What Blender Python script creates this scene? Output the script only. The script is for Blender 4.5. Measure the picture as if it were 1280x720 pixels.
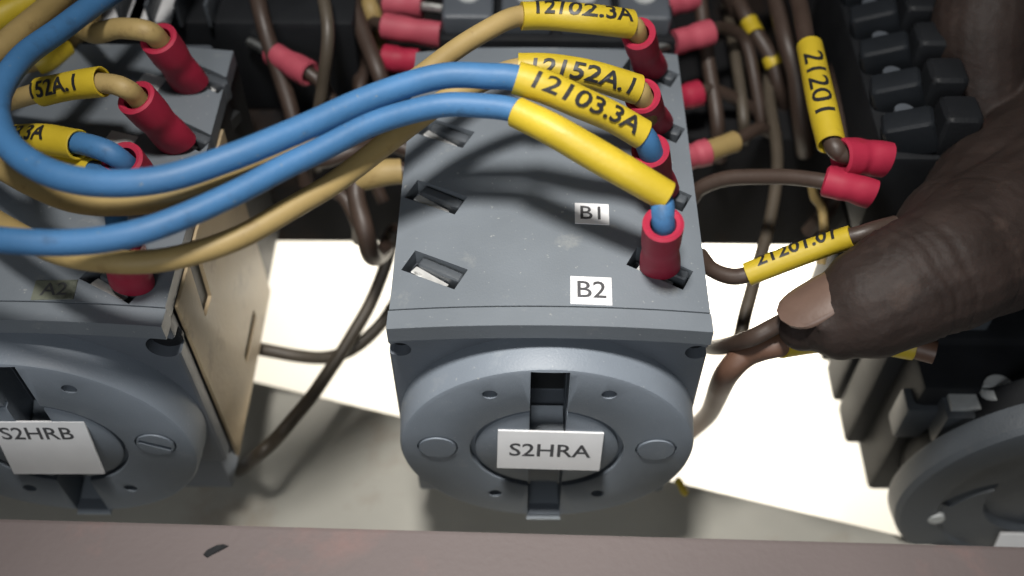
import bpy, bmesh, math, random
import numpy as np
from mathutils import Vector, Matrix
random.seed(4)
R = math.radians
S = 0.01                                   # everything below is laid out in centimetres
sc = bpy.context.scene
for o in list(bpy.data.objects): bpy.data.objects.remove(o)
C = sc.collection

# ------------------------------------------------------------------ camera
FPX, PITCH, YAW = 1330.0, R(52), R(0.7)
fw = Vector((-math.sin(YAW)*math.cos(PITCH), math.cos(YAW)*math.cos(PITCH), -math.sin(PITCH)))
rt = Vector((math.cos(YAW), math.sin(YAW), 0))
up = rt.cross(fw)
CAM = -(fw*19.86 + rt*(47/FPX*19.86) - up*(30/FPX*19.86))
cd = bpy.data.cameras.new('camera'); cam = bpy.data.objects.new('camera', cd); C.objects.link(cam)
cam.matrix_world = Matrix(((rt.x, up.x, -fw.x, CAM.x*S), (rt.y, up.y, -fw.y, CAM.y*S), (rt.z, up.z, -fw.z, CAM.z*S), (0, 0, 0, 1)))
cd.sensor_width = 36; cd.lens = 36*FPX/1280
cd.clip_start = 0.005; cd.clip_end = 20
cd.dof.use_dof = True; cd.dof.focus_distance = 0.205; cd.dof.aperture_fstop = 10
sc.camera = cam

def at(u, v, z=None, y=None, x=None, d=None):
    """the point, in centimetres, seen at photo pixel (u, v) on a given plane"""
    k = fw + rt*((u-640)/FPX) - up*((v-360)/FPX)
    if d is not None: t = d
    elif z is not None: t = (z-CAM.z)/k.z
    elif y is not None: t = (y-CAM.y)/k.y
    else: t = (x-CAM.x)/k.x
    return CAM + k*t

# ------------------------------------------------------------------ light
w = bpy.data.worlds.new('World'); sc.world = w; w.use_nodes = True
bg = w.node_tree.nodes['Background']; bg.inputs[0].default_value = (0.80, 0.90, 1.0, 1); bg.inputs[1].default_value = 0.045

def area(name, loc, target, size, power, col, shape='DISK'):
    l = bpy.data.lights.new(name, 'AREA'); l.shape = shape; l.size = size*S; l.energy = power; l.color = col
    o = bpy.data.objects.new(name, l); C.objects.link(o); o.location = Vector(loc)*S
    o.rotation_euler = (Vector(target)-Vector(loc)).to_track_quat('-Z', 'Y').to_euler()
    return o
k_ = area('ceiling_lamp', (-3.5, -4.5, 35), (.3, 1.0, 0), 5, .22, (1.0, 0.97, 0.92)); k_.data.spread = R(56)
area('room_light', (-8, -56, 36), (0, 0, -4), 28, 1.45, (0.95, 0.98, 1.0))
area('daylight_behind_cabinet', (8, 33, -10.5), (0, 10, -22), 14, 4.4, (1.0, 0.95, 0.86))

sc.view_settings.view_transform = 'Standard'; sc.view_settings.look = 'None'
sc.view_settings.exposure = 0; sc.view_settings.gamma = 1; sc.view_settings.use_curve_mapping = False
sc.render.engine = 'CYCLES'

# ------------------------------------------------------------------ materials
def mat(name, col, rough=0.5, var=0.12, scale=120, bump=0.05, bscale=900, metal=0.0, dirt=None, dscale=60, dthr=0.62, speck=None, sss=0.0, spec=0.5, bdist=0.0004):
    m = bpy.data.materials.new(name); m.use_nodes = True
    nt = m.node_tree; N = nt.nodes; L = nt.links; b = N['Principled BSDF']
    tc = N.new('ShaderNodeTexCoord')
    nz = N.new('ShaderNodeTexNoise'); nz.inputs['Scale'].default_value = scale; nz.inputs['Detail'].default_value = 6
    L.new(tc.outputs['Object'], nz.inputs['Vector'])
    rp = N.new('ShaderNodeMapRange'); rp.inputs[1].default_value = 0.25; rp.inputs[2].default_value = 0.75
    rp.inputs[3].default_value = 1-var; rp.inputs[4].default_value = 1+var
    L.new(nz.outputs['Fac'], rp.inputs[0])
    mx = N.new('ShaderNodeVectorMath'); mx.operation = 'SCALE'; mx.inputs[0].default_value = col
    L.new(rp.outputs[0], mx.inputs['Scale'])
    out = mx.outputs[0]
    if dirt:
        dz = N.new('ShaderNodeTexNoise'); dz.inputs['Scale'].default_value = dscale; dz.inputs['Detail'].default_value = 8
        dz.inputs['Roughness'].default_value = 0.65
        L.new(tc.outputs['Object'], dz.inputs['Vector'])
        dr = N.new('ShaderNodeMapRange'); dr.inputs[1].default_value = dthr; dr.inputs[2].default_value = dthr+0.14
        L.new(dz.outputs['Fac'], dr.inputs[0])
        mm = N.new('ShaderNodeMix'); mm.data_type = 'RGBA'
        L.new(dr.outputs[0], mm.inputs[0]); L.new(out, mm.inputs[6]); mm.inputs[7].default_value = (*dirt, 1)
        out = mm.outputs[2]
    if speck:
        sz = N.new('ShaderNodeTexNoise'); sz.inputs['Scale'].default_value = 1100; sz.inputs['Detail'].default_value = 2
        L.new(tc.outputs['Object'], sz.inputs['Vector'])
        sr = N.new('ShaderNodeMapRange'); sr.inputs[1].default_value = .70; sr.inputs[2].default_value = .76
        L.new(sz.outputs['Fac'], sr.inputs[0])
        ms = N.new('ShaderNodeMix'); ms.data_type = 'RGBA'
        L.new(sr.outputs[0], ms.inputs[0]); L.new(out, ms.inputs[6]); ms.inputs[7].default_value = (*speck, 1)
        out = ms.outputs[2]
    L.new(out, b.inputs['Base Color'])
    rr = N.new('ShaderNodeMapRange'); rr.inputs[3].default_value = max(0.05, rough-0.12); rr.inputs[4].default_value = min(1, rough+0.12)
    L.new(nz.outputs['Fac'], rr.inputs[0]); L.new(rr.outputs[0], b.inputs['Roughness'])
    b.inputs['Metallic'].default_value = metal
    b.inputs['Specular IOR Level'].default_value = spec
    if sss:
        b.inputs['Subsurface Weight'].default_value = sss; b.inputs['Subsurface Radius'].default_value = (1, .4, .25); b.inputs['Subsurface Scale'].default_value = 0.002
    if bump:
        bz = N.new('ShaderNodeTexNoise'); bz.inputs['Scale'].default_value = bscale; bz.inputs['Detail'].default_value = 4
        L.new(tc.outputs['Object'], bz.inputs['Vector'])
        bp = N.new('ShaderNodeBump'); bp.inputs['Strength'].default_value = bump; bp.inputs['Distance'].default_value = bdist
        L.new(bz.outputs['Fac'], bp.inputs['Height']); L.new(bp.outputs[0], b.inputs['Normal'])
    return m
M = dict(
    plate=mat('grey_plastic', (.132, .150, .170), .52, .13, 40, .16, 2600, dirt=(.21, .22, .22), dscale=90, dthr=.60, speck=(.25, .26, .26)),
    disc=mat('blue_grey_plastic', (.185, .213, .250), .50, .13, 45, .18, 2400, dirt=(.235, .26, .29), dscale=90, dthr=.60, speck=(.27, .29, .31)),
    flange=mat('shaded_flange_plastic', (.105, .120, .142), .5, .12, 60, .18, 2200, dirt=(.15, .16, .17), dscale=90, dthr=.62),  # darkened: the shadow round the disc is put into this colour
    ramp=mat('lit_grey_plastic', (.22, .25, .285), .5, .1, 60, .15, 2200),  # paler than the disc: light on the pocket slopes put into the colour
    body=mat('dark_grey_plastic', (.075, .085, .10), .5, .10, 90, .2, 2000),
    cream=mat('cream_plastic', (.37, .285, .175), .6, .22, 45, .3, 700, dirt=(.17, .13, .085), dscale=70, dthr=.56),
    charcoal=mat('charcoal_plastic', (.060, .068, .078), .45, .15, 90, .2, 1800, dirt=(.10, .10, .10), dscale=150, dthr=.66),
    black=mat('black_plastic', (.010, .011, .013), .55, .2, 90, .2, 1500, spec=.25),
    rib=mat('rib_plastic', (.009, .011, .014), .6, .2, 90, .2, 1800, spec=.25),
    slot=mat('recess_shade_black', (.010, .011, .012), .6, .2, 200, .1),  # near-black that puts the shade of recesses into the colour
    blue=mat('blue_pvc', (.040, .130, .275), .55, .18, 70, .14, 900, dirt=(.03, .075, .15), dscale=120, dthr=.58, spec=.4, speck=(.12, .16, .20)),
    tan=mat('tan_pvc', (.30, .215, .085), .56, .18, 80, .14, 900, dirt=(.19, .12, .045), dscale=120, dthr=.58, spec=.4),
    brown=mat('brown_pvc', (.046, .030, .023), .48, .15, 120, .12, 900),
    copper_brown=mat('copper_brown_pvc', (.105, .055, .036), .5, .15, 120, .12, 900),
    grey_wire=mat('grey_brown_pvc', (.065, .052, .038), .5, .2, 120, .12, 900),
    yellow=mat('yellow_sleeve', (.44, .32, .018), .48, .14, 90, .16, 800, dirt=(.30, .20, .02), dscale=160, dthr=.60),
    red=mat('red_pvc_crimp', (.31, .016, .042), .58, .12, 150, .1, 700, dirt=(.24, .014, .026), dscale=180, dthr=.62, spec=.3),
    pink=mat('faded_pink_crimp', (.36, .058, .085), .6, .12, 150, .1, 700),
    white=mat('white_label', (.68, .68, .69), .5, .05, 140, .06, 1500, dirt=(.50, .49, .47), dscale=160, dthr=.66),
    shaded_tag=mat('shaded_tag', (.14, .15, .115), .55, .2, 200, .1, 900, dirt=(.06, .065, .05), dscale=200, dthr=.5),  # greenish tag, its colour darkened for the shade of the wires
    ink=mat('black_ink', (.012, .012, .014), .5, .1, 200, 0),
    ink_grey=mat('grey_ink', (.06, .06, .065), .5, .25, 500, 0),
    steel=mat('tinned_steel', (.62, .62, .60), .34, .12, 300, .15, 1500, metal=1),
    dull_contact=mat('dull_contact', (.60, .60, .59), .5, .25, 260, .3, 900, metal=.35, dirt=(.06, .06, .06), dscale=260, dthr=.60),
    zinc=mat('dull_zinc', (.55, .57, .57), .45, .15, 300, .2, 1500, metal=.35),
    skin=mat('shaded_dark_skin', (.025, .0165, .014), .64, .28, 130, .5, 420, dirt=(.043, .029, .024), dscale=110, dthr=.58, sss=.10, bdist=.0006, spec=.28),  # dark brown skin, darkened further for the shade over the hand
    nail=mat('nail', (.125, .080, .062), .40, .14, 160, .12, 600, dirt=(.085, .052, .040), dscale=140, dthr=.6),
    tray=mat('grey_painted_steel', (.31, .30, .265), .5, .08, 40, .1, 900, dirt=(.25, .22, .18), dscale=30, dthr=.56),
    ledge=mat('dusty_ledge_paint', (.135, .108, .105), .6, .10, 30, .15, 900, dirt=(.20, .125, .115), dscale=22, dthr=.56),
    floor=mat('pale_floor', (.80, .77, .70), .6, .05, 10, .1, 300, dirt=(.26, .18, .10), dscale=13, dthr=.565),
    rail=mat('black_rail', (.010, .010, .011), .75, .3, 60, .2, 700, dirt=(.022, .014, .010), dscale=30, dthr=.5, spec=.12),
    darkbrown=mat('dusty_dark_back', (.022, .015, .012), .7, .3, 40, .2, 500),
)

# ------------------------------------------------------------------ builders
ORG = {}
def link(name, me, m, parent=None, angle=35, org=None):
    o = bpy.data.objects.new(name, me); C.objects.link(o)
    if m: 
        me.materials.clear(); me.materials.append(m)
    me.shade_smooth(); me.set_sharp_from_angle(angle=R(angle))
    if parent:
        o.parent = parent
    return o
def part(name, bm, m, parent=None, angle=35):
    """bm holds world centimetres; the mesh is stored about its thing's origin"""
    org = ORG.get(parent.name, Vector()) if parent else Vector()
    if not parent:
        org = sum((v.co for v in bm.verts), Vector())/max(1, len(bm.verts)); org.z = min(v.co.z for v in bm.verts)
    bm.transform(Matrix.Translation(-org)); bm.transform(Matrix.Scale(S, 4))
    bmesh.ops.recalc_face_normals(bm, faces=bm.faces)
    me = bpy.data.meshes.new(name); bm.to_mesh(me); bm.free()
    o = link(name, me, m, parent, angle)
    if not parent: o.location = org*S
    ORG[o.name] = org
    return o
def thing(name, label, cat, org=(0, 0, 0), group=None):
    o = bpy.data.objects.new(name, None); C.objects.link(o); o.empty_display_size = .01
    o.location = Vector(org)*S; ORG[o.name] = Vector(org)
    o['label'] = label; o['category'] = cat
    if group: o['group'] = group
    return o
def tag(o, label, cat, group=None):
    o['label'] = label; o['category'] = cat
    if group: o['group'] = group
    return o
def struct(o): o['kind'] = 'structure'; return o

def box(x0, x1, y0, y1, z0, z1, bev=0.0, seg=2, bm=None, mtx=None):
    b = bmesh.new(); bmesh.ops.create_cube(b, size=1)
    b.transform(Matrix.Translation(((x0+x1)/2, (y0+y1)/2, (z0+z1)/2)) @ Matrix.Diagonal((x1-x0, y1-y0, z1-z0, 1)))
    if bev: bmesh.ops.bevel(b, geom=b.edges[:], offset=bev, segments=seg, affect='EDGES', profile=.6)
    if mtx: b.transform(mtx)
    if bm is None: return b
    join(bm, b); return bm
def join(a, b):
    me = bpy.data.meshes.new('tmp'); b.to_mesh(me); b.free(); a.from_mesh(me); bpy.data.meshes.remove(me)
    return a
def cyl_y(c, r, y0, y1, seg=24, bm=None, r2=None, bev=0):
    b = bmesh.new(); bmesh.ops.create_cone(b, cap_ends=True, segments=seg, radius1=r, radius2=r2 or r, depth=abs(y1-y0))
    b.transform(Matrix.Translation((c[0], (y0+y1)/2, c[1])) @ Matrix.Rotation(R(90), 4, 'X'))
    if bev: bmesh.ops.bevel(b, geom=[e for e in b.edges if len(e.link_faces) == 2 and e.calc_face_angle() > 1], offset=bev, segments=2, affect='EDGES')
    if bm is None: return b
    return join(bm, b)
def cyl_z(c, r, z0, z1, seg=20, r2=None):
    b = bmesh.new(); bmesh.ops.create_cone(b, cap_ends=True, segments=seg, radius1=r, radius2=r2 or r, depth=z1-z0)
    b.transform(Matrix.Translation((c[0], c[1], (z0+z1)/2))); return b
def lathe_y(prof, cx, cz, seg=96):
    """prof: list of (radius, y); closed solid about an axis along Y"""
    bm = bmesh.new(); rings = []
    for r, y in prof:
        if r < 1e-6: rings.append([bm.verts.new((cx, y, cz))])
        else: rings.append([bm.verts.new((cx+r*math.cos(2*math.pi*i/seg), y, cz+r*math.sin(2*math.pi*i/seg))) for i in range(seg)])
    for a, b in zip(rings[:-1], rings[1:]):
        for i in range(seg):
            j = (i+1) % seg
            if len(a) == 1: bm.faces.new((a[0], b[i], b[j]))
            elif len(b) == 1: bm.faces.new((a[i], b[0], a[j]))
            else: bm.faces.new((a[i], b[i], b[j], a[j]))
    return bm
def cut(o, cutters):
    """boolean difference; cutters are bmeshes in world centimetres"""
    base = bmesh.new()
    tmp = []
    org = ORG[o.name]
    for cb in cutters:
        cb.transform(Matrix.Translation(-org)); cb.transform(Matrix.Scale(S, 4))
        bmesh.ops.recalc_face_normals(cb, faces=cb.faces)
        me = bpy.data.meshes.new('c'); cb.to_mesh(me); cb.free()
        co = bpy.data.objects.new('c', me); C.objects.link(co); co.parent = o.parent
        co.location = o.location
        md = o.modifiers.new('b', 'BOOLEAN'); md.operation = 'DIFFERENCE'; md.object = co; md.solver = 'EXACT'
        tmp.append(co)
    dg = bpy.context.evaluated_depsgraph_get(); dg.update()
    me = bpy.data.meshes.new_from_object(o.evaluated_get(dg))
    o.modifiers.clear(); o.data = me
    for c in tmp: 
        m_ = c.data; bpy.data.objects.remove(c); bpy.data.meshes.remove(m_)
    me.shade_smooth(); me.set_sharp_from_angle(angle=R(30))
    return o

def spline(pts, n=10):
    """centripetal-ish Catmull-Rom through pts"""
    P = [Vector(p) for p in pts]
    if len(P) == 2: return [P[0].lerp(P[1], i/n) for i in range(n+1)]
    P = [P[0]*2-P[1]] + P + [P[-1]*2-P[-2]]
    out = []
    for i in range(1, len(P)-2):
        a, b, c, d = P[i-1:i+3]
        for k in range(n):
            t = k/n
            out.append(.5*((2*b)+(c-a)*t+(2*a-5*b+4*c-d)*t*t+(3*b-a-3*c+d)*t**3))
    out.append(P[-2]); return out
def frames(path, ref=None):
    T = []
    for i in range(len(path)):
        a = path[max(0, i-1)]; b = path[min(len(path)-1, i+1)]; T.append((b-a).normalized())
    n = (ref or Vector((0, 0, 1))).copy()
    if abs(n.dot(T[0])) > .95: n = Vector((1, 0, 0))
    Fr = []
    for t in T:
        n = (n-t*n.dot(t)).normalized(); Fr.append((t, n, t.cross(n)))
    return Fr
def tube(path, rad, seg=16, hollow=0.0, depth=0.4, flat=None, bm=None, ref=None):
    """rad: number or function of 0..1; hollow: wall thickness of an open far end"""
    bm = bm or bmesh.new(); F = frames(path, ref); n = len(path)-1
    rf = rad if callable(rad) else (lambda t: rad)
    def ring(i, r, fl=1.0):
        t, a, b = F[i]
        return [bm.verts.new(path[i]+a*(r*fl*math.cos(2*math.pi*k/seg))+b*(r*math.sin(2*math.pi*k/seg))) for k in range(seg)]
    rings = [ring(i, rf(i/n), flat(i/n) if flat else 1.0) for i in range(n+1)]
    def skin(A, B):
        for k in range(seg):
            j = (k+1) % seg; bm.faces.new((A[k], A[j], B[j], B[k]))
    for A, B in zip(rings[:-1], rings[1:]): skin(A, B)
    bm.faces.new(rings[0][::-1])
    if hollow:
        path.append(path[-1]+F[-1][0]*hollow*.3); F.append(F[-1]); lip = ring(n+1, rf(1)-hollow*.45); path.pop()
        skin(rings[-1], lip); rings.append(lip)
        inner = [ring(n, rf(1)-hollow), ]
        m_ = max(1, n-max(2, int(n*depth)))
        inner.append(ring(m_, rf(1)-hollow*1.15))
        skin(rings[-1], inner[0]); skin(inner[0], inner[1]); bm.faces.new(inner[1])
    else: bm.faces.new(rings[-1])
    return bm

def text_mesh(body, size, shear=0.0, bold=0.0, align='CENTER', width=1.0):
    cu = bpy.data.curves.new('t', 'FONT'); cu.body = body; cu.size = size; cu.align_x = align; cu.align_y = 'CENTER'
    cu.shear = shear; cu.offset = bold; cu.resolution_u = 3
    o = bpy.data.objects.new('t', cu); C.objects.link(o)
    dg = bpy.context.evaluated_depsgraph_get(); dg.update()
    me = bpy.data.meshes.new_from_object(o.evaluated_get(dg)); bpy.data.objects.remove(o); bpy.data.curves.remove(cu)
    bm = bmesh.new(); bm.from_mesh(me); bpy.data.meshes.remove(me)
    for v in bm.verts: v.co.x *= width
    return bm
def flat_text(body, size, origin, ux, uy, lift, **k):
    bm = text_mesh(body, size, **k); n = ux.cross(uy).normalized()
    for v in bm.verts: v.co = origin+ux*v.co.x+uy*v.co.y+n*lift
    return bm
def wrap_text(body, size, path, rad, angle=0.0, s0=.5, flip=False, **k):
    """lettering bent round a sleeve that runs along path; angle 0 faces the camera"""
    bm = text_mesh(body, size, **k)
    bmesh.ops.subdivide_edges(bm, edges=bm.edges[:], cuts=2, use_grid_fill=True)
    L = [0]
    for a, b in zip(path[:-1], path[1:]): L.append(L[-1]+(b-a).length)
    def pt(s):
        s = max(0, min(L[-1]-1e-6, s))
        i = max(j for j in range(len(L)-1) if L[j] <= s)
        f = (s-L[i])/(L[i+1]-L[i]); return path[i].lerp(path[i+1], f), (path[i+1]-path[i]).normalized()
    mid = L[-1]*s0
    for v in bm.verts:
        x, h = (v.co.x, v.co.y) if not flip else (-v.co.x, -v.co.y)
        p, t = pt(mid+x)
        n = (CAM-p); n = (n-t*n.dot(t)).normalized(); b = n.cross(t)
        th = R(angle)+h/rad
        v.co = p+(n*math.cos(th)+b*math.sin(th))*(rad*1.015+.004)
    return bm

# ================================================================== the setting
fl = part('floor', box(-90, 90, -40, 110, -23, -22), M['floor']); struct(fl)
# grey shelf under the switches, its far edge runs askew
A, B = at(400, 494, z=-9.2), at(1105, 662, z=-9.2); dr = (B-A)/(B.x-A.x)
bm = bmesh.new()
pl, pr = A+dr*(-26-A.x), A+dr*(26-A.x)
vs = [Vector((-26, -14, -9.2)), Vector((26, -14, -9.2)), pr, pl]
lo = [v+Vector((0, 0, -.5)) for v in vs]
q = [bm.verts.new(v) for v in vs+lo]
for f in ((0, 1, 2, 3), (7, 6, 5, 4), (0, 4, 5, 1), (1, 5, 6, 2), (2, 6, 7, 3), (3, 7, 4, 0)): bm.faces.new([q[i] for i in f])
bmesh.ops.bevel(bm, geom=bm.edges[:], offset=.12, segments=3, affect='EDGES')
struct(part('shelf', bm, M['tray']))
# the near ledge of the cabinet
zl = -1.6
a, b = at(0, 646, z=zl), at(1280, 681, z=zl); dr = (b-a)/(b.x-a.x)
l0, l1 = a+dr*(-20-a.x), a+dr*(20-a.x)
bm = bmesh.new()
vs = [l0+Vector((0, -3.6, 0)), l1+Vector((0, -3.6, 0)), l1, l0]; lo = [v+Vector((0, 0, -.4)) for v in vs]
q = [bm.verts.new(v) for v in vs+lo]
for f in ((0, 1, 2, 3), (7, 6, 5, 4), (0, 4, 5, 1), (1, 5, 6, 2), (2, 6, 7, 3), (3, 7, 4, 0)): bm.faces.new([q[i] for i in f])
bmesh.ops.bevel(bm, geom=bm.edges[:], offset=.1, segments=3, affect='EDGES')
led = struct(part('ledge', bm, M['ledge']))
# black mounting rail behind the switches
struct(part('mounting_rail', box(-34, 34, 8.0, 30, -7.5, -3.2, .15), M['rail']))
struct(part('cabinet_back', box(-34, 34, 30, 31, -7.5, 14), M['darkbrown']))
# a paint chip on the ledge
p = at(270, 689, z=zl)
bm = bmesh.new()
ch = [(-.20, -.07), (-.12, -.12), (-.02, -.05), (.10, .02), (.20, .09), (.12, .12), (.0, .10), (-.12, .03), (-.16, .0)]
t0 = [bm.verts.new(p+Vector((x, y, .03))) for x, y in ch]; b0 = [bm.verts.new(p+Vector((x*1.1, y*1.1, -.02))) for x, y in ch]
bm.faces.new(t0)
for i in range(len(ch)):
    j = (i+1) % len(ch); bm.faces.new((b0[i], b0[j], t0[j], t0[i]))
tag(part('debris_flake', bm, M['black']), 'small dark flake lying on the purplish grey ledge', 'flake')

# ================================================================== the grey rotary switches
def crown(x, cx, hw, h): return h*(1-((x-cx)/hw)**2)
def slab(cx, hw, y0, y1, zt, zb, h, bev=.07, rc=.0, nx=24):
    bm = bmesh.new(); top = []
    xs = [cx-hw+2*hw*i/nx for i in range(nx+1)]
    def row(y, z, cr): return [bm.verts.new((x, y, z+(crown(x, cx, hw, h) if cr else 0))) for x in xs]
    a, b = row(y0, zt, 1), row(y1, zt, 1); c, d = row(y0, zb, 1), row(y1, zb, 1)
    for i in range(nx):
        bm.faces.new((a[i], a[i+1], b[i+1], b[i])); bm.faces.new((c[i+1], c[i], d[i], d[i+1]))
        bm.faces.new((c[i], c[i+1], a[i+1], a[i])); bm.faces.new((b[i], b[i+1], d[i+1], d[i]))
    bm.faces.new((a[0], b[0], d[0], c[0])); bm.faces.new((c[-1], d[-1], b[-1], a[-1]))
    ed = [e for e in bm.edges if len(e.link_faces) == 2 and e.calc_face_angle() > .8]
    bmesh.ops.bevel(bm, geom=ed, offset=bev, segments=2, affect='EDGES')
    return bm
def slot_mtx(x, y, rot): return Matrix.Translation((x, y, 0)) @ Matrix.Rotation(R(rot), 4, 'Z')

def grey_switch(label, cx, hw, slots, zc, dcx, Rd, extras, fx0, fx1):
    T = thing('rotary_switch', label, 'switch', (cx, 3.5, -7.6), 'grey cam switches in the row')
    h = .17
    tp = part('top_plate', slab(cx, hw, .02, 7.4, 0, -.4, h, .05), M['plate'], T)
    part('front_trim', slab(cx, hw+.02, -.42, .0, -.015, -.42, h, .045), M['plate'], T)
    body = part('housing', box(cx-hw+.08, cx+hw-.08, .36, 7.3, -6.2, -.36, .08), M['body'], T)
    fp = part('front_plate', box(fx0, fx1, -.10, .35, -5.75, -.44, .12, 3), M['flange'], T)
    part('lower_bracket', box(fx0+.14, fx1-(.3 if extras == 'slotted' else .14), .2, 2.2, -7.6, -5.7, .1), M['flange'], T)
    part('rear_cap', box(cx-hw*.8, cx+hw*.8, 7.25, 7.98, -5, -.25, .15), M['body'], T)
    # screw pockets in the top corners of the front plate
    hx = [(fx0+.22, -1), (fx1-.22, 1)]; big = 1.7 if extras == 'slotted' else 1.1
    cut(fp, [cyl_y((x-.08*(big-1)*q, -1.13), .2*big, -.4, .27) for x, q in hx] + [box(x-.05, x+.6, -.4, .24, -1.15-.14*big, -1.15+.16*big) if q > 0 else box(x-.6, x+.05, -.4, .24, -1.15-.14*big, -1.15+.16*big) for x, q in hx])
    for x, q in hx: part('pocket_shade_screw', cyl_y((x-.08*(big-1)*q, -1.13), .19*big, .14, .265, 20, bev=.02), M['black'], T)  # screw heads widened and blackened to put in the pockets' shade
    # terminal slots
    cs = []; cb = []
    for (x, y, rot) in slots:
        z = crown(x, cx, hw, h)
        mt = slot_mtx(x, y, rot)
        cs.append(box(-.59, .59, -.265, .265, -.9, .6, mtx=mt)); cb.append(box(-.58, .58, -.255, .255, -1.3, .2, mtx=mt))
    cut(tp, cs); cut(body, cb)
    for i, (x, y, rot) in enumerate(slots):
        z = crown(x, cx, hw, h)
        mt = Matrix.Translation((x, y, z)) @ Matrix.Rotation(R(rot), 4, 'Z')
        b_ = box(-.38, .55, -.11, .12, -.55, -.03, .08, 3, mtx=mt @ Matrix.Translation((0, .09, 0)))
        part('clamp_bar', b_, M['charcoal'], T)
        k = box(-.40, .34, -.11, .11, -.04, 0, .012, 1, mtx=mt @ Matrix.Translation((0, -.135, -.13)) @ Matrix.Rotation(R(-16), 4, 'X') @ Matrix.Rotation(R(9), 4, 'Y'))
        part('contact', k, M['dull_contact'], T)
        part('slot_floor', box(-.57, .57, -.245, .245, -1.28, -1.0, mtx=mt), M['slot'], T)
    # the round front disc
    yf, yb = -.87, -.08
    prof = [(0, yb), (Rd+.05, yb), (Rd+.05, yb-.06), (Rd+.01, yf+.10), (Rd-.03, yf+.03), (Rd-.10, yf), (1.64, yf), (1.605, yf+.02), (1.60, yf+.16), (1.50, yf+.16), (1.49, yf+.06), (1.44, yf+.035), (0, yf+.03)]
    ds = part('disc', lathe_y(prof, dcx, zc), M['disc'], T)
    w_ = .37
    cc = [box(dcx-w_, dcx+w_, yf-.5, yb+.1, zc+.12, zc+Rd-.09), box(dcx-w_, dcx+w_, yf-.5, yb+.1, zc-Rd+.11, zc-.42)]
    for (hx, hz) in ((-1.15, 2.18), (1.15, 2.22), (-1.1, -1.92), (1.18, -1.88)):
        cc.append(cyl_y((dcx+hx, zc+hz), .15, yf-.3, yf+.35, 16))
    for s in (-1, 1): cc.append(cyl_y((dcx+s*2.27, zc+.13), .43, yf-.3, yf+.08, 32))
    cut(ds, cc)
    cut(fp, [box(dcx-w_+.01, dcx+w_-.01, -.4, .33, zc+.50, zc+Rd-.1), box(dcx-w_+.01, dcx+w_-.01, -.4, .33, zc-1.5, zc-.43)])
    for z0, z1 in ((zc+.55, zc+Rd-.15), (zc-1.45, zc-.5)): part('cavity_shade', box(dcx-w_-.1, dcx+w_+.1, .325, .345, z0, z1), M['slot'], T)  # black backs give the disc pockets their shade as colour
    for (za, ya, wa, zb_, yb_, wb) in ((.58, yb-.03, .33, .13, yf-.03, .365), (-2.75, yb-.03, .32, -Rd-.02, yf-.06, .39)):
        rb = bmesh.new()
        q = [rb.verts.new(Vector((dcx+sx_*ww, yy, zc+zz))) for (yy, zz, ww) in ((ya, za, wa), (yb_, zb_, wb), (yb_+.02, zb_-.06, wb), (ya, zb_-.06, wa)) for sx_ in (-1, 1)]
        for f in ((0, 1, 3, 2), (2, 3, 5, 4), (4, 5, 7, 6), (6, 7, 1, 0), (0, 2, 4, 6), (1, 7, 5, 3)): rb.faces.new([q[k] for k in f])
        part('ramp', rb, M['ramp'], ds)
    for s in (-1, 1):
        c0 = (dcx+s*2.27, zc+.13)
        pg = part('plug', cyl_y(c0, .39, yf-.035, yf+.1, 32, bev=.02), M['disc'], ds)
        if extras == 'slotted':
            cut(pg, [box(c0[0]-.34, c0[0]+.34, yf-.2, yf+.03, c0[1]-.07, c0[1]+.07, mtx=Matrix.Translation((c0[0], 0, c0[1])) @ Matrix.Rotation(R(28), 4, 'Y') @ Matrix.Translation((-c0[0], 0, -c0[1])))])
    return T, ds

def name_label(T, px, y, wd, ht, body, size, rot, tilt, dx=0, dz=0):
    """white tape label on the hub, tipped back a little"""
    o = at(*px, y=y)
    ux = Vector((math.cos(R(rot)), 0, math.sin(R(-rot)))); n = Vector((0, -math.cos(R(tilt)), math.sin(R(tilt))))
    ux = (ux-n*ux.dot(n)).normalized(); uy = n.cross(ux)
    bm = box(-wd/2, wd/2, -ht/2, ht/2, -.05, 0, .008, 1)
    mt = Matrix((( ux.x, uy.x, n.x, o.x), (ux.y, uy.y, n.y, o.y), (ux.z, uy.z, n.z, o.z), (0, 0, 0, 1)))
    bm.transform(mt)
    lb = part('name_label', bm, M['white'], T)
    part('lettering', flat_text(body, size, o+ux*dx+uy*dz, ux, uy, .004, bold=.006, width=1.06), M['ink_grey'], lb)
    return lb
def sticker(T, px, wd, ht, body, size, rot, h=.17, cx=0, hw=3, m='white'):
    z = crown(at(*px, z=.1).x, cx, hw, h)
    o = at(*px, z=z+.012)
    ux = Vector((math.cos(R(rot)), math.sin(R(rot)), 0)); sl = -2*h*(o.x-cx)/hw**2
    ux = (ux+Vector((0, 0, sl*ux.x))).normalized(); n = Vector((-sl, 0, 1)).normalized(); uy = n.cross(ux)
    bm = box(-wd/2, wd/2, -ht/2, ht/2, -.02, 0, .004, 1)
    bm.transform(Matrix(((ux.x, uy.x, n.x, o.x), (ux.y, uy.y, n.y, o.y), (ux.z, uy.z, n.z, o.z), (0, 0, 0, 1))))
    s = part('sticker', bm, M[m], T)
    if body: part('lettering', flat_text(body, size, o, ux, uy, .004, bold=.004), M['ink_grey'], s)
    return s

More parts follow.
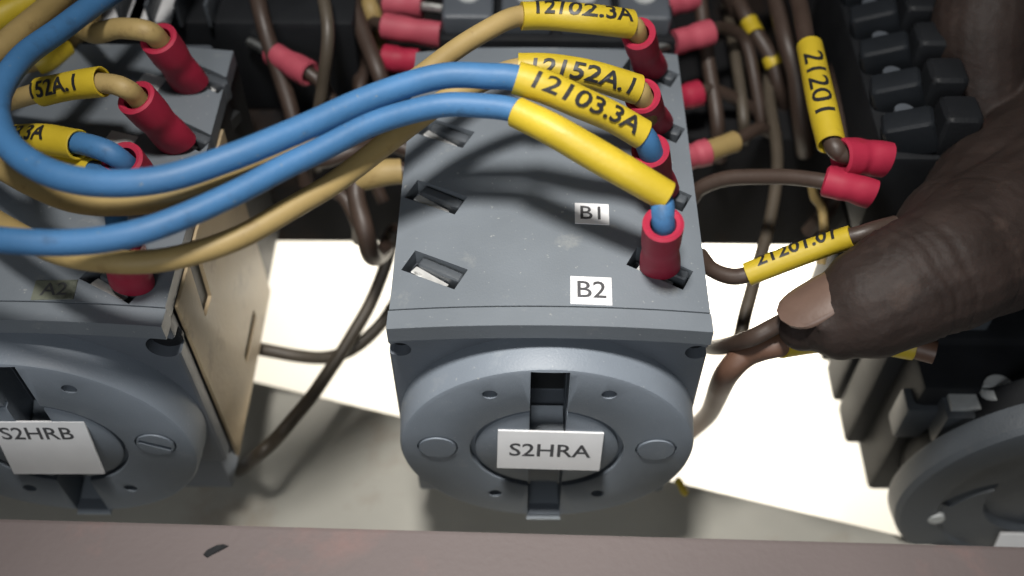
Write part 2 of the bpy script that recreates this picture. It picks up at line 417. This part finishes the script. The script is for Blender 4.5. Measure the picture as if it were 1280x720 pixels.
ROT = -27
cslots = [(-2.2, .93, ROT), (-2.28, 2.83, ROT), (-2.2, 4.7, ROT), (2.12, 1.02, ROT), (2.28, 3.02, ROT), (2.32, 4.98, ROT), (2.34, 6.75, ROT)]
T1, D1 = grey_switch('grey rotary switch with white S2HRA name label on its round front', 0, 3.0, cslots, -3.70, .03, 3.05, 'plain', -3.11, 3.11)
name_label(T1, (687, 564), -1.0, 2.16, 1.16, 'S2HRA', .54, 1.5, 12)
sticker(T1, (740, 267), .68, .55, 'B1', .50, -1)
sticker(T1, (739, 363), .78, .66, 'B2', .56, -1)
sticker(T1, (716, 183), .40, .40, '', .3, -20)

LX = -10.25; LH = 3.05
ls = [at(245, 165, z=.1), at(268, 94, z=.1), at(158, 352, z=.1), at(205, 245, z=.1)]
lslots = [(p.x-.25, p.y, ROT) for p in ls]
T2, D2 = grey_switch('grey rotary switch with white S2HRB name label and cream side', LX, LH, lslots, -3.70, -10.4, 3.05, 'slotted', -13.35, -7.22)
name_label(T2, (60, 561), -1.02, 1.95, 1.62, 'S2HRB', .50, -1, 12, dx=-.1, dz=.45)
sticker(T2, (150, 175), .62, .42, '', .4, -15, cx=LX, hw=LH)
sticker(T2, (188, 103), .55, .5, '', .4, -15, cx=LX, hw=LH)
sticker(T2, (68, 362), .78, .46, 'A2', .42, 4, cx=LX, hw=LH, m='shaded_tag')
# cream side cover of the left switch, with black slots
sx = LX+LH
sp = part('side_cover', box(sx-.02, sx+.06, .37, 5.3, -6.3, -.45, .025), M['cream'], T2)
def side(u, v): 
    p = at(u, v, x=sx+.06); return p.y, p.z
cc = []
for (u, v, wy, hz, rot) in ((250, 347, .62, 1.75, -6), (338, 315, 1.5, .34, 0), (313, 420, 1.4, .34, 0)):
    y, z = side(u, v)
    cc.append(box(sx-.3, sx+.3, -wy/2, wy/2, -hz/2, hz/2, .06, 2, mtx=Matrix.Translation((0, y, z)) @ Matrix.Rotation(R(rot), 4, 'X')))
cut(sp, cc)
part('slot_shade_sheet', box(sx-.075, sx-.03, .40, 7.5, -6.25, -.5), M['slot'], T2)  # black sheet added behind the slots, standing in for shade

# ================================================================== the black switch on the right
T3 = thing('rotary_switch', 'black rotary switch with silver terminal screws beside the hand', 'switch', (13, 3.5, -9.1))
DX, DZ, DY, DR = 12.4, -6.85, -.35, 3.9
prof = [(0, .30), (DR+.10, .30), (DR+.10, .2), (DR+.04, DY+.15), (DR-.06, DY+.03), (DR-.15, DY), (DR-.9, DY+.02), (DR-1.0, DY+.10), (1.9, DY+.14), (1.8, DY+.32), (0, DY+.32)]
d3 = part('disc', lathe_y(prof, DX, DZ), M['charcoal'], T3)
arc = bmesh.new()
ap = spline([Vector((x, DY+.06, z)) for x, z in ((9.62, -7.22), (9.95, -6.72), (10.4, -6.38), (10.85, -6.22))], 6)
cut(d3, [tube(ap, .2, 10)])
part('plug', cyl_y((9.55, -7.75), .2, DY-.02, DY+.2, 16, bev=.02), M['zinc'], d3)
part('housing', box(8.5, 17, 1.1, 7.9, -9.1, -4.2, .18), M['black'], T3)
tz = at(1232, 494, y=1.1); x0 = tz.x; zt = tz.z
part('rear_flange', cyl_y((DX, DZ), DR-.3, .30, 1.12, 64, bev=.05), M['black'], T3)
part('front_block', box(8.3, 16.7, .95, 1.6, zt-1.7, zt-.45, .12), M['charcoal'], T3)
for i, x in enumerate((x0, x0+2.3, x0+4.6)):
    part('terminal_block', box(x-.95, x+.95, .55, 2.2, zt-1.6, zt-.1, .1), M['charcoal'], T3)
    part('clamp_plate', box(x-.85, x+.55, .72, 1.5, zt-.1, zt+.03, .03), M['zinc'], T3)
    sc_ = part('terminal_screw', cyl_z((x+.22, 1.1), .40, zt+.02, zt+.3, 20, .36), M['zinc'], T3)
    cut(sc_, [box(x-.3, x+.74, 1.04, 1.16, zt+.19, zt+.5)])
for k in range(4):
    part('contact_stage', box(8.05-.1*k, 17, 2.3+k*1.3, 3.45+k*1.3, -8.8, zt+.5-.15*k, .16), M['black'], T3)
    part('terminal_lug', box(8.6, 10.2, 2.55+k*1.3, 3.1+k*1.3, zt+.3-.15*k, zt+.9-.15*k, .08), M['charcoal'], T3)
lb = box(-.8, .8, -.5, .5, -.05, 0, .01, 1)
o = at(1284, 684, y=DY-.1); lb.transform(Matrix.Translation(o) @ Matrix.Rotation(R(75), 4, 'X')); part('name_label', lb, M['white'], T3)

# ================================================================== wires
def P(*t): return [at(u, v, z=z) for (u, v, z) in t]
def wire(name, label, m, pts, r, n=10, group=None, seg=24, cat='wire'):
    path = spline(pts, n); org = path[len(path)//2].copy()
    ph = [random.uniform(0, 6.28) for _ in range(6)]
    path = [q+Vector((math.sin(i*.21+ph[0])+.3*math.sin(i*.47+ph[1]), math.sin(i*.17+ph[2])+.3*math.sin(i*.43+ph[3]), math.sin(i*.23+ph[4])+.3*math.sin(i*.41+ph[5])))*.014 for i, q in enumerate(path)]
    T = thing(name, label, cat, org, group)
    part('insulation', tube(path, lambda t: r*(1+.012*math.sin(t*13+ph[0])+.008*math.sin(t*31+ph[1])), seg), M[m], T)
    return T
def sleeve(T, pts, r, text=None, size=.45, angle=0, s0=.5, m='yellow', flip=False, n=8, ink='ink', **k):
    path = spline(pts, n)
    wob = random.random()*6
    s = part('marker_sleeve', tube(path, lambda t: r*(1+.035*math.sin(wob+t*5)), 32, hollow=.05, depth=.08), M[m], T)
    if text: part('lettering', wrap_text(text, size, path, r*1.04, angle, s0, flip, **k), M[ink], s)
    return s
def crimp(T, pts, r, m='red', pin=True):
    """insulated crimp terminal: pts run from its nose to the wire mouth"""
    path = spline(pts, 10)
    def rf(t): return r*(1.06-.10*t-.09*math.exp(-((t-.45)/.16)**2)+.12*max(0, t-.75))
    s = part('crimp_sleeve', tube(path, rf, 28, hollow=.13, depth=.2, flat=lambda t: .72+.28*min(1, t*1.6), ref=Vector((0, 1, 0))), M[m], T)
    if pin:
        d = (path[0]-path[1]).normalized()
        part('pin', tube([path[0]-d*.1, path[0]+d*.7], .13, 8), M['steel'], T)
    return s

# four wires of the middle switch: nose points stand in the right-hand slots
# D: lower blue wire
def stand(i, topz, tu, tv, z0=.12):
    x, y, _ = cslots[i]; a = Vector((x, y, z0)); b = at(tu, tv, z=topz); return [a, a.lerp(b, .5)+Vector((-.02, -.02, 0)), b]
TD = wire('blue_wire', 'blue wire in a blank yellow sleeve plugged in beside label B2', 'blue',
          P((829, 300, 1.25), (829, 272, 1.85), (825, 246, 2.1), (790, 220, 2.42), (740, 191, 2.7), (690, 162, 2.95), (645, 140, 3.03), (600, 132, 3.1), (540, 133, 3.1), (460, 157, 3.1), (380, 197, 3.1), (290, 244, 3.1), (190, 285, 3.1), (90, 302, 3.1), (0, 301, 3.1), (-90, 285, 3.0)), .215)
sleeve(TD, P((833, 245, 2.12), (790, 220, 2.42), (740, 191, 2.7), (690, 162, 2.95), (645, 140, 3.03)), .285)
crimp(TD, stand(3, 1.9, 829, 280), .37)
# C: upper blue wire, loops away to the top left
TC = wire('blue_wire', 'blue wire with yellow sleeve marked 12103.3A looping back to the cabinet corner', 'blue',
          P((818, 212, 1.3), (813, 190, 1.9), (801, 168, 2.28), (765, 146, 2.62), (725, 128, 2.95), (685, 110, 3.2), (645, 97, 3.35), (610, 95, 3.4), (550, 97, 3.4), (470, 119, 3.4), (380, 158, 3.4), (290, 198, 3.4), (200, 224, 3.4), (110, 227, 3.4), (40, 206, 3.4), (2, 165, 3.3), (-2, 118, 3.2), (28, 72, 3.0), (80, 33, 2.7), (140, -8, 2.3), (220, -60, 1.5)), .232)
sleeve(TC, P((645, 97, 3.35), (685, 110, 3.2), (725, 128, 2.95), (765, 146, 2.62), (803, 168, 2.28)), .29, '12103.3A', .46, 14, .49, shear=.15, bold=.008, width=1.22)
crimp(TC, stand(4, 1.9, 813, 188), .36)
# B: tan wire with sleeve 12152A.1
TB = wire('tan_wire', 'tan wire with yellow sleeve marked 12152A.1 passing under the blue wires', 'tan',
          P((808, 148, 1.2), (803, 122, 1.9), (793, 111, 2.1), (740, 94, 2.4), (690, 86, 2.5), (640, 88, 2.5), (580, 112, 2.4), (520, 150, 2.3), (450, 205, 2.2), (380, 252, 2.2), (300, 296, 2.2), (220, 321, 2.2), (140, 328, 2.2), (80, 318, 2.0), (20, 290, 1.6), (-60, 240, 1.2)), .205)
sleeve(TB, P((648, 86, 2.5), (690, 86, 2.5), (740, 94, 2.4), (797, 112, 2.05)), .29, '12152A.1', .46, 4, .50, shear=.15, bold=.008, width=1.18)
crimp(TB, stand(5, 1.9, 803, 120), .36)
# A: tan wire with sleeve 12102.3A
TA = wire('tan_wire', 'tan wire with yellow sleeve marked 12102.3A above the other sleeves', 'tan',
          P((800, 66, 1.2), (796, 40, 1.9), (785, 30, 2.15), (740, 24, 2.4), (690, 20, 2.45), (650, 20, 2.52), (610, 38, 2.5), (560, 68, 2.4), (500, 112, 2.3), (420, 165, 2.4), (340, 207, 2.5), (260, 238, 2.5), (180, 254, 2.4), (100, 253, 2.2), (40, 232, 1.9), (-30, 190, 1.5)), .205)
sleeve(TA, P((652, 20, 2.52), (690, 20, 2.45), (740, 24, 2.4), (788, 30, 2.12)), .29, '12102.3A', .46, 38, .50, shear=.1, bold=.008, width=1.15)
crimp(TA, stand(6, 1.9, 798, 42), .36)

# wires of the left switch
def lwire(name, label, m, slotpx, toppx, pts, r, sl=None, group=None):
    base = at(*slotpx, z=.15); top = at(*toppx, z=1.7)
    T = wire(name, label, m, [base.lerp(top, .55), top]+P(*pts), r, group=group)
    crimp(T, [base, base.lerp(top, .5), top], .40)
    return T
t = lwire('tan_wire', 'short tan wire bending out of the rearmost red crimp of the S2HRB switch', 'tan', (238, 104), (198, 48), ((180, 38, 2.0), (150, 36, 1.9), (120, 42, 1.5), (90, 30, .8), (40, 26, .4)), .22)
t = lwire('tan_wire', 'tan wire with yellow sleeve ending A.1 on the S2HRB switch', 'tan', (222, 178), (170, 122), ((155, 110, 2.0), (130, 103, 2.0), (90, 107, 1.8), (50, 115, 1.5), (0, 130, .8)), .2)
sleeve(t, P((52, 115, 1.5), (90, 107, 1.8), (128, 102, 2.0)), .29, '12152A.1', .45, 10, .22, bold=.01)
t = lwire('blue_wire', 'blue wire with yellow sleeve ending 3A on the S2HRB switch', 'blue', (195, 250), (153, 200), ((135, 190, 1.9), (100, 180, 1.9), (60, 174, 1.7), (10, 176, 1.2), (-30, 180, .8)), .21)
sleeve(t, P((22, 175, 1.3), (60, 175, 1.7), (98, 181, 1.9)), .30, '12103.3A', .45, 25, .2, bold=.01)
t = lwire('blue_wire', 'blue wire in yellow sleeve mostly hidden under the blue loop', 'blue', (165, 352), (150, 300), ((140, 240, 1.9), (115, 215, 1.4), (70, 205, 1.2), (20, 200, .8), (-30, 200, .4)), .2)
sleeve(t, P((25, 200, .85), (70, 205, 1.2), (117, 214, 1.4)), .27)
wire('tan_wire', 'tan wire running along the top left beside the blue loop', 'tan', P((-60, 110, 1.8), (-5, 64, 1.9), (45, 22, 1.7), (100, -20, 1.2), (170, -70, .6)), .25)
t = wire('tan_wire', 'tan wire in a yellow sleeve at the cabinet corner behind the blue loop', 'tan', P((-40, 40, .6), (10, 14, .8), (60, -10, .8), (120, -40, .6)), .2)
sleeve(t, P((-15, 28, .7), (10, 14, .8), (40, 0, .8)), .32)
t = wire('tan_wire', 'tan wire in a yellow sleeve lying in the dark under the blue loop', 'tan', P((30, 85, .2), (60, 72, .3), (95, 45, .2), (120, 20, 0)), .18)
sleeve(t, P((45, 80, .25), (60, 72, .3), (80, 58, .25)), .3)

# ================================================================== background gear
def rear_wire(label, nose, mouth, pts, r=.16, m='brown', cm='pink', cr=.33, z=-.8):
    a = at(*nose, z=z); b = at(*mouth, z=z)
    q = P(*pts); e = q[-1]+(q[-1]-q[-2]).normalized()*1.2; e.z = -3.5
    T = wire('brown_wire' if m != 'grey_wire' else 'grey_wire', label, m, [b.lerp(a, .3), b]+q+[e], r)
    crimp(T, [a, a.lerp(b, .5), b], cr, cm, pin=True)
    return T
rear_wire('brown wire in a faded pink crimp beside the S2HRB switch rear corner', (338, 66), (386, 92), ((402, 106, -1), (425, 140, -1.6), (450, 190, -2.4)))
rear_wire('brown wire in a faded pink crimp on the rear rail left of the tan wires', (352, 14), (402, 28), ((415, 34, -1), (436, 60, -1.8), (448, 110, -2.6)))
rear_wire('brown wire in a faded pink crimp entering the rear block from its top row', (528, 8), (482, 2), ((470, 0, -1), (455, -20, -1.4)))
rear_wire('brown wire in a pink crimp joined to the rear cap of the S2HRA switch', (552, 44), (480, 32), ((466, 30, -1), (450, 60, -1.6), (448, 120, -2.4)))
rear_wire('brown wire in a dark red crimp below the pink crimps on the rear rail', (524, 78), (480, 72), ((466, 72, -1.4), (452, 100, -2), (448, 150, -2.6)), cm='red', z=-1.2)
rear_wire('brown wire in a faded pink crimp behind the right corner of the S2HRA switch', (842, 54), (888, 40), ((902, 34, -1), (930, 50, -1.6), (945, 110, -2.4)))
rear_wire('brown wire in a faded pink crimp at the top behind the S2HRA switch', (830, 8), (868, -4), ((885, -10, -1), (910, 0, -1.4)))
rear_wire('brown wire in a dim pink crimp low behind the S2HRA switch right side', (838, 126), (874, 116), ((890, 112, -2), (930, 130, -2.6)), z=-1.9, cm='red')
t = rear_wire('brown wire in a dusty olive sleeve beside the S2HRA switch right side', (855, 198), (884, 190), ((920, 176, -2.2), (950, 160, -2.4)), z=-2)
sleeve(t, P((880, 191, -2.02), (918, 177, -2.2)), .26, m='tan')
wire('brown_wire', 'brown wire hanging across the rear rail beside the pink crimps', 'brown', P((430, -30, -.6), (442, 5, -.6), (456, 45, -.8), (474, 95, -1.2), (490, 140, -2.2), (496, 170, -3.5)), .2)
t = wire('brown_wire', 'brown wire in an olive sleeve left of the S2HRA switch', 'brown', P((506, 214, -1.6), (480, 216, -1.6), (452, 222, -1.8), (446, 245, -2.0), (456, 290, -2.4), (464, 318, -3.2), (476, 318, -4.4), (492, 290, -5.4)), .22)
sleeve(t, P((502, 214, -1.6), (478, 216, -1.6), (450, 223, -1.8)), .3, m='tan')
t = wire('tan_wire', 'tan wire in a dull yellow sleeve on the rear rail near the pink crimps', 'tan', P((458, -20, -1), (462, 5, -1), (468, 26, -1.2), (478, 60, -2)), .17)
sleeve(t, P((460, -5, -1), (463, 10, -1), (467, 24, -1.2)), .26, m='tan')
# more wiring crossing the dark rail
for label, m, pts, r in (
    ('dark brown wire dropping steeply beside the S2HRB switch rear corner', 'brown', ((318, -20, .2), (330, 30, -.2), (352, 100, -1.2), (372, 170, -2.2), (384, 230, -3.5)), .2),
    ('grey wire slanting down to the rail left of the pink crimps', 'grey_wire', ((400, -30, .9), (410, 40, .5), (402, 110, -.8), (394, 170, -2.2), (396, 210, -3.5)), .15),
    ('brown wire crossing level behind the olive sleeve', 'brown', ((360, 190, -3.0), (400, 200, -2.4), (440, 190, -2.2), (480, 180, -2.4), (520, 190, -2.6)), .2),
    ('brown wire looping low under the tan wire left of the S2HRA switch', 'brown', ((372, 262, -3.6), (402, 240, -2.9), (430, 246, -2.7), (446, 276, -3.2), (448, 300, -4.4)), .17),
    ('brown wire standing beside the right rear corner of the S2HRA switch', 'brown', ((872, -30, -.6), (884, 70, -1.6), (896, 150, -2.4), (900, 200, -3.5)), .18),
    ('grey wire curving along the rail right of the S2HRA switch', 'grey_wire', ((905, -20, -2.0), (920, 80, -2.2), (930, 150, -2.6), (932, 180, -3.6)), .15),
    ('dark brown wire behind the two red crimps', 'brown', ((1050, -20, -2), (1046, 80, -2), (1056, 170, -2.2), (1040, 250, -2.6), (1010, 290, -3.6)), .2)):
    wire('grey_wire' if m == 'grey_wire' else 'brown_wire', label, m, P(*pts), r)
# loose cables hanging over the bright floor
wire('grey_wire', 'long dusty grey brown cable sagging from the cream side to the middle switch', 'grey_wire', [at(200, 600, y=4.0), at(262, 598, y=2.6), at(292, 590, y=1.8)]+P( (320, 570, -6.6), (352, 542, -6.5), (384, 502, -6.5), (412, 462, -6.4), (438, 424, -6.2), (462, 380, -5.8), (482, 330, -5.2), (494, 290, -4.6)), .17)
wire('brown_wire', 'brown wire running level behind the sagging grey cable', 'grey_wire', P((290, 428, -6.8), (330, 438, -6.8), (372, 444, -6.9), (412, 446, -6.8), (448, 432, -6.6), (478, 402, -6.4), (500, 370, -6.2)), .17)
# right-hand bundle
t = wire('brown_wire', 'brown wire with upright yellow sleeve marked 21201 into a red crimp', 'brown', P((985, -40, .4), (1000, 10, .5), (1008, 50, .6), (1024, 120, .6), (1040, 178, .5), (1052, 192, .4), (1075, 196, .3)), .2)
sleeve(t, P((1012, 58, .6), (1025, 120, .6), (1039, 180, .5)), .30, '21201', .60, 4, .5, bold=.006, width=1.32)
crimp(t, P((1108, 200, .2), (1078, 196, .3), (1052, 196, .4)), .40, pin=False)
t = wire('brown_wire', 'brown wire arching from the S2HRA switch into the lower red crimp', 'brown', P((862, 250, -1.6), (880, 232, -1.2), (915, 222, -.8), (970, 222, -.4), (1030, 226, 0), (1050, 232, 0)), .17)
crimp(t, P((1090, 243, -.1), (1062, 234, 0), (1032, 226, 0)), .33, pin=False)
t = wire('brown_wire', 'brown wire with slanted yellow sleeve marked 21201.01 above the thumb', 'brown', P((876, 318, -1.4), (892, 338, -1.2), (925, 345, -1), (980, 324, -.6), (1040, 302, -.1), (1080, 290, .2), (1120, 280, .2)), .17)
sleeve(t, P((934, 343, -.95), (980, 325, -.6), (1030, 307, -.2), (1064, 296, .1)), .24, '21201.01', .40, 46, .52, bold=.008, width=1.15)
wire('grey_wire', 'thin dusty cable hanging behind the sleeve marked 21201.01', 'grey_wire', P((968, 40, -2.6), (960, 110, -2.6), (972, 200, -2.6), (962, 280, -2.8), (942, 350, -3), (930, 400, -3.2), (922, 440, -3.6)), .15)
wire('tan_wire', 'thin tan wire hanging below the lower red crimp', 'tan', P((1012, 220, -2.2), (1018, 245, -2.2), (1028, 262, -2.2), (1030, 300, -2.4), (1026, 330, -2.8)), .11)
t = wire('brown_wire', 'brown wire in short yellow sleeve at the top among the rear wires', 'brown', P((915, -20, -1.4), (928, 10, -1.4), (942, 38, -1.6), (965, 75, -2), (975, 110, -2.6), (980, 140, -3.5)), .2)
sleeve(t, P((936, 26, -1.5), (944, 42, -1.6)), .23); 
sleeve(t, P((962, 70, -1.95), (968, 82, -2.1)), .23)
wire('brown_wire', 'thick brown wire at the top beside the sleeve marked 21201', 'brown', P((960, -40, -.8), (972, 0, -.8), (982, 50, -1.0), (996, 100, -1.6), (1004, 160, -2.6), (1006, 190, -3.5)), .24)
# wires held by the hand
wire('brown_wire', 'thin brown wire from the S2HRA switch pinched under the thumb nail', 'brown', [at(850, 428, y=3.2), at(876, 432, y=2.6)]+P((905, 434, -2.4), (935, 424, -1.3), (965, 408, -.9), (1000, 392, -.6), (1040, 385, -.8)), .17)
t = wire('brown_wire', 'thick brown wire in a yellow sleeve held between thumb and finger', 'copper_brown', [at(862, 540, y=3.4), at(884, 520, y=2.4), at(893, 500, y=1.6)]+P((908, 468, -2.6), (938, 442, -1.9), (975, 430, -1.5), (1030, 424, -1.9), (1090, 425, -2.1), (1138, 432, -2.1), (1168, 440, -2.1)), .25)
sleeve(t, P((976, 430, -1.5), (1030, 424, -1.9), (1090, 425, -2.1), (1142, 433, -2.1)), .28)

t = wire('yellow_wire', 'tiny yellow wire end showing under the S2HRA disc', 'yellow', P((846, 600, -8.0), (853, 610, -8.0), (858, 616, -8.1)), .09)
# dark ribbed relay at the top right
# its ribs slope down to the left
RB = thing('terminal_block', 'dark ribbed terminal block behind the sleeve marked 21201', 'terminal block', (13, 11, -3.2))
x0 = at(1085, 90, z=.3).x
part('base', box(x0+.2, x0+2.3, 4.6, 12, -3.2, -.5, .15), M['black'], RB)
for k in range(6):
    y = 4.75+k*1.25
    b = box(x0+.1, x0+1.2, y, y+.66, -.6, .35, .16, 3, mtx=Matrix.Translation((x0+.9, y, 0)) @ Matrix.Rotation(R(-9), 4, 'Z') @ Matrix.Rotation(R(-24), 4, 'Y') @ Matrix.Translation((-x0-.9, -y, 0)))
    part('rib', b, M['rib'], RB)
    part('barrier', box(x0+1.25, x0+2.1, y-.05, y+.8, -.6, .55, .2, 3), M['black'], RB)
    part('terminal_screw', cyl_z((x0+.75, y+.93), .22, -.5, -.08), M['body'], RB)
# far label strip and rear block at the top left
LB = thing('terminal_block', 'black rear terminal block carrying a white label strip', 'terminal block', (-9, 11, -3.2))
p0 = at(120, 8, z=-.2); p1 = at(330, 8, z=-.2)
part('base', box(p0.x-4, p1.x+2.2, p0.y-.4, p0.y+5, -3.2, -.35, .2), M['black'], LB)
for k in range(5):
    u = 128+k*36
    a = at(u, 12, z=-.28); 
    if k < 2: part('label_tab', box(a.x, a.x+.52*2, a.y-.45, a.y+.7, -.35, -.27, .02), M['white'], LB)
    part('partition', box(a.x-.12, a.x-.02, a.y-.6, a.y+2, -.35, .3, .03), M['charcoal'], LB)
CB = thing('terminal_block', 'dark grey rear terminal block behind the S2HRA switch', 'terminal block', (0, 11, -3.2))
part('base', box(-2.6, 3.2, 8.6, 13, -3.2, -.6, .2), M['black'], CB)
for k in range(4):
    part('terminal_housing', box(-2.5+k*1.42, -1.25+k*1.42, 8.8, 11, -.65, -.05, .15, 3), M['body'], CB)
    part('terminal_screw', cyl_z((-1.87+k*1.42, 9.6), .3, -.1, .0), M['zinc'], CB)

# ================================================================== the hand
def blob(pts, rads, flat=None, bm=None, seg=20, n=8):
    path = spline(pts, n); N = len(path)-1
    k = len(rads)-1
    def rf(t):
        x = t*k; i = min(k-1, int(x)); f = x-i; f = f*f*(3-2*f); return rads[i]*(1-f)+rads[i+1]*f
    b = tube(path, rf, seg, flat=(lambda t: flat) if flat else None, ref=Vector((0, -.3, 1)))
    for q, r in ((path[0], rads[0]), (path[-1], rads[-1])):
        s = bmesh.new(); bmesh.ops.create_icosphere(s, subdivisions=3, radius=r*.985); s.transform(Matrix.Translation(q)); join(b, s)
    return join(bm, b) if bm else b
th = P((1004, 408, -.75), (1040, 398, -.45), (1085, 380, -.15), (1140, 352, .1), (1190, 330, .1), (1250, 295, -.2), (1330, 250, -.6))
hb = blob(th, [.50, .84, 1.08, 1.20, 1.28, 1.5, 1.75])
hb = blob(P((1145, 325, -.2), (1200, 290, -.5), (1270, 240, -1.0), (1360, 180, -1.6)), [.85, 1.25, 1.7, 2.1], bm=hb)          # thenar mound
hb = blob(P((1340, 240, -1.2), (1340, 100, -1.0), (1330, -40, .4)), [2.0, 1.8, 1.3], bm=hb)                                   # palm edge towards the knuckle
hb = blob(P((1330, -50, .6), (1236, 10, .7), (1226, 110, -.6), (1212, 220, -2.4), (1130, 350, -3.0), (1050, 415, -2.6)), [1.25, 1.15, 1.0, .92, .82, .62], bm=hb)   # index finger
hb = blob(P((1400, -60, -.6), (1310, 0, -2.6), (1270, 170, -4.9), (1230, 280, -5.0), (1180, 340, -4.6)), [1.2, 1.05, .98, .9, .65], bm=hb)   # middle finger
hb = blob(P((1390, 0, -2.2), (1370, 60, -4.6), (1350, 190, -5.8), (1310, 280, -5.8)), [1.15, 1.0, .9, .65], bm=hb)              # ring finger
hb = blob(P((1450, 30, -2.6), (1440, 90, -4.8), (1420, 200, -5.8), (1390, 270, -5.8)), [1.0, .88, .8, .6], bm=hb)               # little finger
hb = blob(P((1310, 60, -1.6), (1380, 60, -2.2), (1450, 90, -2.6)), [1.5, 1.6, 1.3], bm=hb)                                      # knuckle row
hb = blob(P((1340, 200, -1.5), (1460, 160, -2), (1620, 90, -1.5), (1900, -30, 0)), [2.2, 2.6, 2.5, 2.9], flat=.85, bm=hb)      # back of hand and wrist
hb = blob(P((1400, 100, -2.2), (1480, 120, -2.2), (1560, 100, -2)), [2.0, 2.1, 2.2], bm=hb)
tdir = (th[0]-th[2]+up*-.25).normalized(); nn = (CAM-th[1]).normalized()*.72+(up*.85-rt*.35)*.75; nn = (nn-tdir*nn.dot(tdir)).normalized()
c0 = th[0].lerp(th[1], .95)+nn*.83; bb = tdir.cross(nn).normalized()
fold = []
for k in range(25):
    a = math.pi*(-.08+1.16*k/24)
    x = math.cos(a)*.54; s_ = -math.sin(a)*.76+.06
    fold.append(c0+bb*x+tdir*s_-nn*(.34*(x/.5)**2*.5+.10))
join(hb, tube(fold, .10, 10))
PR = thing('person', 'bare hand reaching in and pinching brown wires with the thumb', 'person', at(1340, 200, z=-7))
hand = part('hand', hb, M['skin'], PR, 180)
rm = hand.modifiers.new('r', 'REMESH'); rm.mode = 'VOXEL'; rm.voxel_size = .0005
sm = hand.modifiers.new('s', 'SMOOTH'); sm.iterations = 9; sm.factor = .6
dg = bpy.context.evaluated_depsgraph_get(); dg.update()
me = bpy.data.meshes.new_from_object(hand.evaluated_get(dg)); hand.modifiers.clear(); hand.data = me; me.shade_smooth()
# skin creases over the thumb joint and fine folds towards the palm
ax = [q*S for q in spline(th, 6)]; org_ = ORG[hand.name]*S
al = [0]
for q0, q1 in zip(ax[:-1], ax[1:]): al.append(al[-1]+(q1-q0).length)
crs = [(.0205, .03), (.0226, .06), (.0240, .025), (.0262, .045), (.0345, .02), (.043, .03)]
for v in me.vertices:
    pw = v.co+org_
    i = min(range(len(ax)), key=lambda q: (ax[q]-pw).length_squared)
    t_ = (ax[min(i+1, len(ax)-1)]-ax[max(i-1, 0)]).normalized()
    if (ax[i]-pw).length > .019: continue
    s_ = al[i]+(pw-ax[i]).dot(t_)
    rad = pw-ax[i]; rad = rad-t_*rad.dot(t_)
    if rad.length < .002: continue
    rd = rad.normalized()
    wv = .0009*math.sin(rd.x*2.2+rd.y*1.7+rd.z)+.00025*math.sin(rd.y*6+rd.z*5)
    dd = sum(dp*math.exp(-((s_+wv*(1+.5*math.sin(c*9000))-c)/.00062)**2) for c, dp in crs)
    v.co -= rd*(dd*.0055)
# thumb nail: a curved plate set on the upper left of the tip
def nail(c, t, n, wd, ln):
    b = t.cross(n).normalized(); bm = bmesh.new(); nu, nv = 14, 14
    def pt(i, j, k):
        a = -1+2*i/nu; s = -1+2*j/nv
        wdt = wd*(1-.10*s*s)*(math.sqrt(max(0, 1-abs(s)**3.4*.93)))
        x = a*wdt; return c+b*x+t*(s*ln)+n*(-.34*(x/wd)**2*wd-.10*s*s*ln*.5-k)
    top = [[bm.verts.new(pt(i, j, 0)) for i in range(nu+1)] for j in range(nv+1)]
    bot = [[bm.verts.new(pt(i, j, .07)) for i in range(nu+1)] for j in range(nv+1)]
    for j in range(nv):
        for i in range(nu):
            bm.faces.new((top[j][i], top[j][i+1], top[j+1][i+1], top[j+1][i])); bm.faces.new((bot[j][i+1], bot[j][i], bot[j+1][i], bot[j+1][i+1]))
    for j in range(nv):
        bm.faces.new((top[j][0], top[j+1][0], bot[j+1][0], bot[j][0])); bm.faces.new((top[j+1][nu], top[j][nu], bot[j][nu], bot[j+1][nu]))
    for i in range(nu):
        bm.faces.new((top[0][i+1], top[0][i], bot[0][i], bot[0][i+1])); bm.faces.new((top[nv][i], top[nv][i+1], bot[nv][i+1], bot[nv][i]))
    return bm
part('thumb_nail', nail(c0+nn*.03, tdir, nn, .52, .74), M['nail'], PR, 60)
